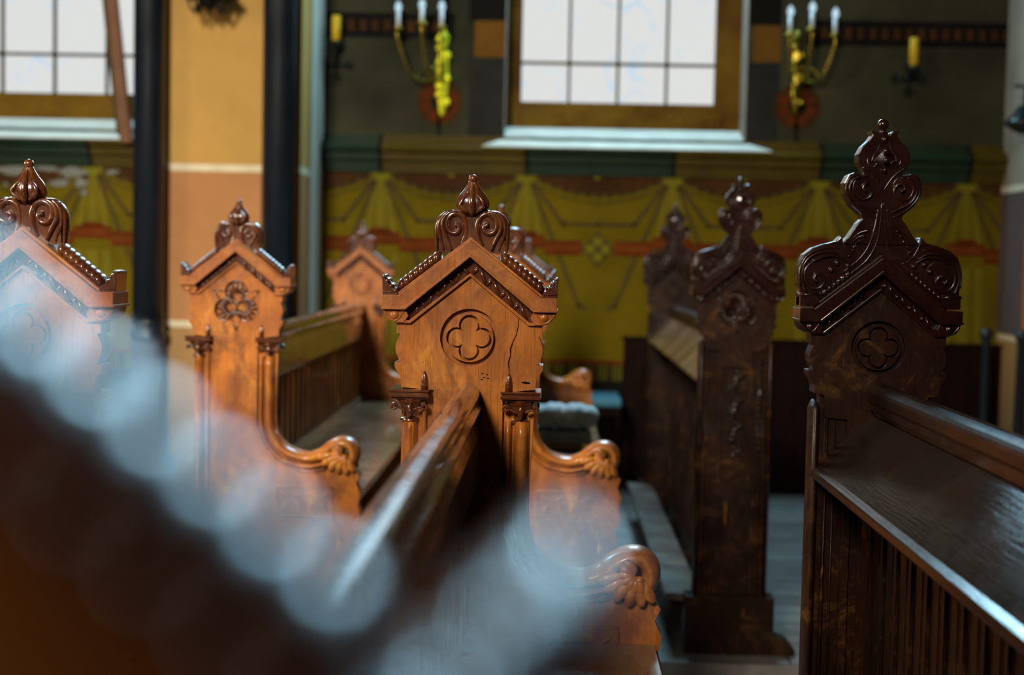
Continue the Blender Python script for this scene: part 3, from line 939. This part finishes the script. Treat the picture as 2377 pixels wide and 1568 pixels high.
# ------------------------------------------------------------------ piers
OCH = plain('ochre_limewash', (.46, .27, .075), .85, .10, 2.2)
PNK = plain('terracotta_limewash', (.40, .19, .075), .85, .12, 2.2)
TAN = plain('tan_limewash', (.34, .20, .08), .85, .12, 2.2)
LINE = plain('cream_band_line', (.62, .55, .38), .8, .15, 9)
CRM = plain('cream_corner', (.62, .60, .50), .8, .12, 3)
PRP = plain('mauve_grey_limewash', (.11, .085, .09), .8, .15, 3)
BLK = plain('black_painted_stone', (.005, .009, .015), .34, .3, 5, spec=.5)
PLN = plain('slate_plinth', (.035, .03, .045), .6, .3, 5)
Z1, Z2 = 1.80, .955


def pier(x0, x1, y0, cols, side):
    r = MB()
    zs = [(-.12, Z2 - .018, 2), (Z2 - .018, Z2 + .018, 3), (Z2 + .018, Z1 - .016, 1), (Z1 - .016, Z1 + .022, 3), (Z1 + .022, 7, 0)]
    for a, b, m in zs: r.box(x0, x1, y0, WY, a, b, m)
    # side face towards the window gets its own colours, a pale strip at left
    if side > 0: r.box(x1, x1 + .006, y0 + .30, WY, -.12, 7, 4)
    else:
        r.box(x0 - .006, x0, y0, WY, Z1 + .022, 7, 6); r.box(x0 - .006, x0, y0, WY, Z2 + .018, Z1 - .016, 5)
        r.box(x0 - .008, x0, y0, WY, Z1 - .016, Z1 + .022, 4)
    return r


p = pier(-2.262, -1.352, 7.68, None, 1)
struct(p.build('trim_2', [OCH, PNK, TAN, LINE, CRM, PRP]))
p = pier(2.635, 3.5, 7.98, None, -1)
struct(p.build('trim_3', [OCH, PNK, TAN, LINE, CRM, PRP, plain('dimmed_cream_limewash', (.27, .25, .20), .85, .2, 3)]))  # last material is the cream darkened to offset the side light


def colonette(x, y, r, label):
    t = empty('black_column', (x, y, -.12))
    tag(t, label, 'column')
    m = MB()
    m.lathe([(r, 1.10), (r, 3.5), (r, 6.9)], n=40)
    m.build('shaft', BLK, t)
    m = MB()
    m.lathe([(r * 1.02, .985), (r * 1.12, .995), (r * 1.16, 1.02), (r * 1.10, 1.04), (r * .98, 1.05), (r * 1.0, 1.065), (r * 1.10, 1.075), (r * 1.10, 1.09), (r, 1.105)], n=40)
    m.build('base_ring', BLK, t)
    m = MB(); m.box(-r * .95, r * .95, -r, r, .0, .985); m.box(-r * 1.25, r * 1.25, -r * 1.2, r * 1.2, 0, .35); m.build('plinth', PLN, t, .006)
    return t


xl = wall_pt(351, 400, 7.62)[0]; xr = wall_pt(651, 400, 7.62)[0]
colonette(xl, 7.58, .084, 'black round column at the left side of the plaster pier')
colonette(xr, 7.58, .092, 'black round column at the right side of the plaster pier, behind the trefoil pew end')

# ------------------------------------------------------------------ wainscot along the right of the back wall
w = MB()
xw0 = wall_pt(1450, 790, 8.3)[0]
wz = wall_pt(1480, 783, 8.3)[1]
for i in range(24):
    a = xw0 + i * .125
    w.box(a + .004, a + .121, WY - .10, WY - .002, 0, wz - .02)
w.box(xw0 - .01, 3.4, WY - .12, WY - .002, wz - .02, wz); w.box(xw0, 3.4, WY - .115, WY - .09, 0, .14)
w.box(xw0, 2.6, WY - .09, WY - .002, 0, wz - .02)
struct(w.build('trim_4', WAINS, None, .002))

# ------------------------------------------------------------------ wall lamps
BRASS = plain('aged_brass', (.30, .22, .025), .28, .2, 20, metal=1)
IRON = plain('dark_wrought_iron', (.02, .022, .02), .45, .2, 20, metal=.7)
WAX = plain('yellow_wax', (.62, .42, .03), .5, .1, 10)
WHT = plain('white_candle_sleeve', (.62, .72, .80), .4, .08, 10)
BULB = emit('daylit_bulb_glass', (.60, .86, 1.0), .95)
LIT_BRASS = plain('lit_brass_leaf', (.85, .80, .03), .35, .25, 25, metal=.3)  # brighter copy of the brass, light on the left stem put into its colour


def sconce(pxs, body, label, bright):
    bx, bz = wall_pt(body[0], body[1], WY - .05)
    t = empty('wall_sconce', (bx, WY, bz)); tag(t, label, 'wall sconce', 'three-armed candle sconces on the back wall')
    m = MB()
    m.lathe([(.004, -.30), (.016, -.28), (.026, -.2), (.034, -.08), (.03, .02), (.022, .10), (.034, .16), (.012, .2)], (0, -.04, .0), sy=.8, n=24, ribs=5, amp=.15)
    for i in range(9):
        m.ell((.030 * math.cos(i * 2.1), -.07 - .01 * (i % 3), -.22 + i * .045), (.020, .014, .024), rot=i)
    m.ell((0, -.03, -.10), (.03, .035, .05)); m.ell((0, -.02, -.0), (.018, .03, .03))
    m.build('leaf_body', LIT_BRASS if bright else BRASS, t)
    for k, (px, pt, pb) in enumerate(pxs):
        Y = WY - (.16, .26, .18)[k]
        cxw, czt = wall_pt(px, pt, Y); _, czb = wall_pt(px, pb, Y)
        lx, lz0, lz1, ly = cxw - bx, czb - bz, czt - bz, Y - WY
        a = MB()
        pth = smoothpath([(0, -.04, -.05), (lx * .3, ly * .4, -.10), (lx * .7, ly * .8, -.10 + .1 * (lz0 + .1)), (lx, ly, lz0 - .07), (lx, ly, lz0 - .02)], 5)
        a.tube(pth, .0075, n=8)
        a.tube(smoothpath([(lx * .6, ly * .7, -.08), (lx * .45, ly * .6, -.03), (lx * .3, ly * .5, -.05), (lx * .4, ly * .55, -.08)], 4), .005, n=6)
        arm = a.build('arm', BRASS, t)
        c = MB(); c.lathe([(.008, lz0 - .035), (.028, lz0 - .018), (.034, lz0 - .008), (.030, lz0 - .004), (.012, lz0)], (lx, ly, 0), n=20)
        c.build('drip_cup', BRASS, arm)
        c = MB(); c.lathe([(.0115, lz0), (.0115, lz1 - .055)], (lx, ly, 0), n=16); cd = c.build('candle_sleeve', WHT, arm)
        c = MB(); c.lathe([(.010, lz1 - .055), (.017, lz1 - .042), (.0185, lz1 - .03), (.014, lz1 - .012), (.002, lz1 + .004)], (lx, ly, 0), n=16)
        c.build('bulb', BULB, arm)


sconce([(925, 4, 62), (980, -2, 50), (1026, 2, 60)], (1027, 150), 'three-candle brass sconce left of the middle window, its leafy stem coloured as lit yellow brass', True)
sconce([(1836, 14, 76), (1887, 5, 64), (1940, 19, 78)], (1850, 150), 'three-candle brass sconce right of the middle window, dull gold stem', False)


def cross_candle(px, py0, py1, pxc, pyc, label):
    x, zt = wall_pt(px, py0, WY - .09); _, zb = wall_pt(px, py1, WY - .09)
    xc, zc = wall_pt(pxc, pyc, WY - .02)
    t = empty('candle_bracket', (xc, WY, zc)); tag(t, label, 'candle holder', 'yellow candles on iron crosses')
    m = MB()
    for a in range(4):
        dx, dz = math.cos(a * PI / 2), math.sin(a * PI / 2)
        m.tube([(0, -.012, 0), (dx * .07, -.012, dz * .07)], .012, ry=.008, n=8)
        for q in (-1, 0, 1):
            m.ell((dx * .078 + q * -dz * .018 + (dx * .012 if q == 0 else 0), -.012, dz * .078 + q * dx * .018 + (dz * .012 if q == 0 else 0)), (.014, .008, .014))
    m.ell((0, -.02, 0), (.02, .014, .02))
    m.tube(smoothpath([(0, -.02, 0), (0, -.07, .01), (x - xc, -.09, zb - zc - .04)], 5), .008, n=8)
    m.build('iron_cross', IRON, t)
    m = MB(); m.lathe([(.008, zb - zc - .05), (.030, zb - zc - .03), (.036, zb - zc - .01), (.032, zb - zc)], (x - xc, -.09, 0), n=20)
    m.build('drip_cup', IRON, t)
    m = MB(); m.lathe([(.026, zb - zc), (.0255, zt - zc - .004), (.02, zt - zc), (.004, zt - zc)], (x - xc, -.09, 0), n=20); m.build('candle', WAX, t)


cross_candle(781, 36, 95, 780, 150, 'thick yellow candle on an iron cross bracket beside the pier')
cross_candle(2123, 88, 153, 2108, 183, 'dim yellow candle on an iron cross bracket at the far right of the wall')

# wrought-iron lamp bottom on the pier
x, z = wall_pt(483, 0, 7.45)
t = empty('iron_wall_lamp', (x, 7.68, z)); tag(t, 'black wrought-iron scroll lamp hanging at the top of the plaster pier', 'lamp')
m = MB()
m.lathe([(.004, -.055), (.03, -.035), (.05, -.01), (.10, .02), (.12, .05), (.10, .08)], (0, -.2, 0), n=24)
m.tube([(0, -.2, .05), (0, -.2, .35), (0, 0, .38)], .012, n=8)
m.build('lamp_bowl', IRON, t)
m = MB()
for i in range(8):
    a = i * PI / 4 + .2
    pts = [(.05 + .07 * j / 5, .02 - .055 * math.sin(j * .8)) for j in range(6)] + [(.14, .03), (.12, .045), (.11, .03)]
    m.tube(smoothpath([(q * 1.05 * math.cos(a), -.2 + q * math.sin(a), zz - .02) for q, zz in pts], 3), .006, n=6)
m.build('iron_scroll', IRON, t)

# slanting wooden pole in front of the left window
POLE = plain('brown_painted_wood', (.16, .075, .04), .5, .2, 6)
a = wall_pt(291, 333, 8.26); b = wall_pt(262, -20, 8.32)
t = empty('wooden_pole', (a[0], 8.265, a[1]))
tag(t, 'square brown wooden pole slanting across the left window next to the black column', 'pole')
d = (b[0] - a[0], b[1] - a[1]); sc_ = (4.3 - a[1]) / d[1]
m = MB()
m.plate([(-.028, 0), (.040, 0), (.040 + d[0] * sc_, d[1] * sc_), (-.028 + d[0] * sc_, d[1] * sc_)], [], -.03, .03)
m.build('pole_shaft', POLE, t, .012)
m = MB()
m.plate([(-.048, .05), (-.028, .05), (-.028 + d[0] * sc_, d[1] * sc_), (-.052 + d[0] * sc_, d[1] * sc_)], [], -.02, .02)
m.build('edge_strip', LEAD, t)

# bell lamp at the right picture edge
x, z = wall_pt(2382, 286, 7.80)
t = empty('bell_lamp', (x, 7.98, z)); tag(t, 'black bell-shaped lamp on the right pier, cut by the picture edge', 'lamp')
m = MB()
m.lathe([(.02, -.06), (.07, -.035), (.108, -.005), (.10, .015), (.06, .05), (.045, .085), (.02, .10)], (0, -.16, 0), n=32)
m.build('lamp_shade', plain('black_enamel', (.012, .02, .022), .25, .2, 8, coat=.6), t)
m = MB(); m.tube([(0, -.16, .09), (0, -.16, .2), (0, 0, .22)], .012, n=8); m.build('bracket', IRON, t)

# made-up black posts added to carry the glints beside the right pier
def glint_post(px, py, Y, label):
    x, z = wall_pt(px, py, Y)
    t = empty('black_column', (x, Y, 0)); tag(t, label, 'column')
    m = MB(); m.lathe([(.03, 0), (.03, .30), (.022, z - .05), (.03, z - .02), (.038, z), (.03, z + .02), (.012, z + .03)], n=24); m.build('shaft', BLK, t)
    m = MB(); m.box(-.09, .09, -.09, .09, 0, .28); m.lathe([(.085, .28), (.09, .31), (.07, .35), (.05, .37)], n=24); m.build('plinth', BLK, t, .01)
glint_post(2290, 775, 7.75, 'added thin black post left of the right pier, its ring there for a glint')
glint_post(2372, 780, 7.70, 'added thin black post at the right picture edge, its ring there for a glint')

# ------------------------------------------------------------------ things on the hidden pew's seat
CLOTH = plain('white_fleece', (.84, .90, .90), .95, .15, 30, bump=.4)
CLOTH2 = plain('grey_white_wool', (.72, .78, .76), .95, .15, 30, bump=.3)
sx, sy = .072, 5.28
m = MB()
n1, n2 = 36, 20
vs = []
for i in range(n1 + 1):
    f_ = i / n1; w_ = (1 - abs(2 * f_ - 1) ** 5) ** .5 if 0 < f_ < 1 else 0.02
    for k in range(n2):
        a = 2 * PI * k / n2
        lump = 1 + .07 * math.sin(f_ * 19 + a) + .05 * math.sin(f_ * 41 + 2 * a)
        cz_, sz_ = math.cos(a), math.sin(a)
        vs.append((-.128 + .256 * f_, .10 * w_ * lump * (abs(cz_) ** .7) * (1 if cz_ > 0 else -1), .046 + .043 * w_ * lump * (abs(sz_) ** .7) * (1 if sz_ > 0 else -1)))
fs = [(i * n2 + k, i * n2 + (k + 1) % n2, (i + 1) * n2 + (k + 1) % n2, (i + 1) * n2 + k) for i in range(n1) for k in range(n2)]
fs += [tuple(range(n2)), tuple(reversed([n1 * n2 + k for k in range(n2)]))]
m.add(vs, fs, True)
o = m.build('cushion', CLOTH); o.location = (sx, sy, .662 + .063)
tag(o, 'puffy white cushion on top of the folded blanket on the hidden pew', 'cushion')
m = MB()
for j in range(3):
    z0 = j * .0145
    m.plate([(-.118 + .004 * j, z0), (.108 - .003 * j, z0), (.114 - .003 * j, z0 + .007), (.108 - .003 * j, z0 + .0135), (-.118 + .004 * j, z0 + .0135), (-.123 + .004 * j, z0 + .007)], [], -.11, .10)
o = m.build('folded_blanket', CLOTH2, None, .004); o.location = (sx - .01, sy, .663 + .016)
tag(o, 'folded grey-white blanket under the white cushion on the pew seat', 'blanket')
t = empty('yellow_book', (sx - .01, sy - .02, .662)); tag(t, 'yellow book lying beneath the folded blanket on the pew seat', 'book')
m = MB(); m.box(-.085, .075, -.12, .09, .0005, .003); m.box(-.085, .075, -.12, .09, .0125, .0155); m.box(-.085, -.081, -.12, .09, .003, .0125)
m.build('cover', plain('yellow_cover', (.75, .45, .02), .5, .08, 8), t)
m = MB(); m.box(-.081, .072, -.117, .087, .0031, .0124); m.build('pages', plain('paper', (.7, .66, .55), .8, .08, 30), t)

t = empty('made_up_stool', (.315, 7.98, 0)); tag(t, 'made-up low stool against the painted wall, blue pad standing in for a window-lit patch', 'stool')  # added stool, its blue pad stands for a window-lit patch
m = MB(); m.box(-.10, .10, -.22, .22, .545, .59); m.build('seat_pad', plain('blue_lit_patch', (.05, .20, .28), .3, .15, 8, spec=.5), t, .012)
m = MB(); m.box(-.095, .095, -.21, .21, .49, .545); m.build('seat_frame', WAINS, t, .003)
for qx in (-.08, .08):
    for qy in (-.19, .19):
        m = MB(); m.box(qx - .014, qx + .014, qy - .014, qy + .014, 0, .49); m.build('leg', WAINS, t)

# ------------------------------------------------------------------ rest of the shell
SH = plain('dim_plaster', (.05, .04, .03), .9, .2, 2)
m = MB(); m.box(-7.2, -7, -7, 9, -.4, 7); struct(m.build('wall_left', SH))
m = MB(); m.box(6, 6.2, -7, 9, -.4, 7); struct(m.build('wall_right', SH))
m = MB(); m.box(-7.2, 6.2, -7.2, -7, -.4, 7); struct(m.build('wall_front', SH))
m = MB(); m.box(-7.2, 6.2, -7.2, 9, 7, 7.2); struct(m.build('ceiling', SH))

# ------------------------------------------------------------------ light
def area(name, loc, target, sx_, sy_, power, color, spread=180):
    l = bpy.data.lights.new(name, 'AREA'); l.shape = 'RECTANGLE'; l.size = sx_; l.size_y = sy_
    l.energy = power; l.color = color; l.spread = math.radians(spread)
    o = bpy.data.objects.new(name, l); col.objects.link(o); o.location = loc
    o.rotation_euler = (Vector(target) - Vector(loc)).to_track_quat('-Z', 'Y').to_euler()
    return o


area('nave_window_light', (-2.3, -4.4, 4.9), (-2.5, 7.5, .9), 1.2, 2.0, 165, (1.0, .90, .76), 57)
area('side_window_light', (-6.6, 1.6, 3.0), (-.2, 3.2, 1.1), 1.4, 2.2, 120, (1.0, .80, .50), 100)
area('upper_window_light', (OP[1][0] + .70, WY + .16, 4.0), (OP[1][0] + .70, 0, .2), 1.25, 2.1, 300, (.42, .78, 1.0))
area('upper_left_window_light', (OP[0][0] + .70, WY + .16, 4.0), (OP[0][0] + .70, 0, .2), 1.25, 2.1, 190, (.42, .78, 1.0))

w = bpy.data.worlds.new('world'); bpy.context.scene.world = w; w.use_nodes = True
w.node_tree.nodes['Background'].inputs[0].default_value = (.5, .6, .7, 1)
w.node_tree.nodes['Background'].inputs[1].default_value = .004
vs_ = bpy.context.scene.view_settings
vs_.view_transform = 'Standard'; vs_.look = 'None'; vs_.exposure = 0; vs_.gamma = 1; vs_.use_curve_mapping = False
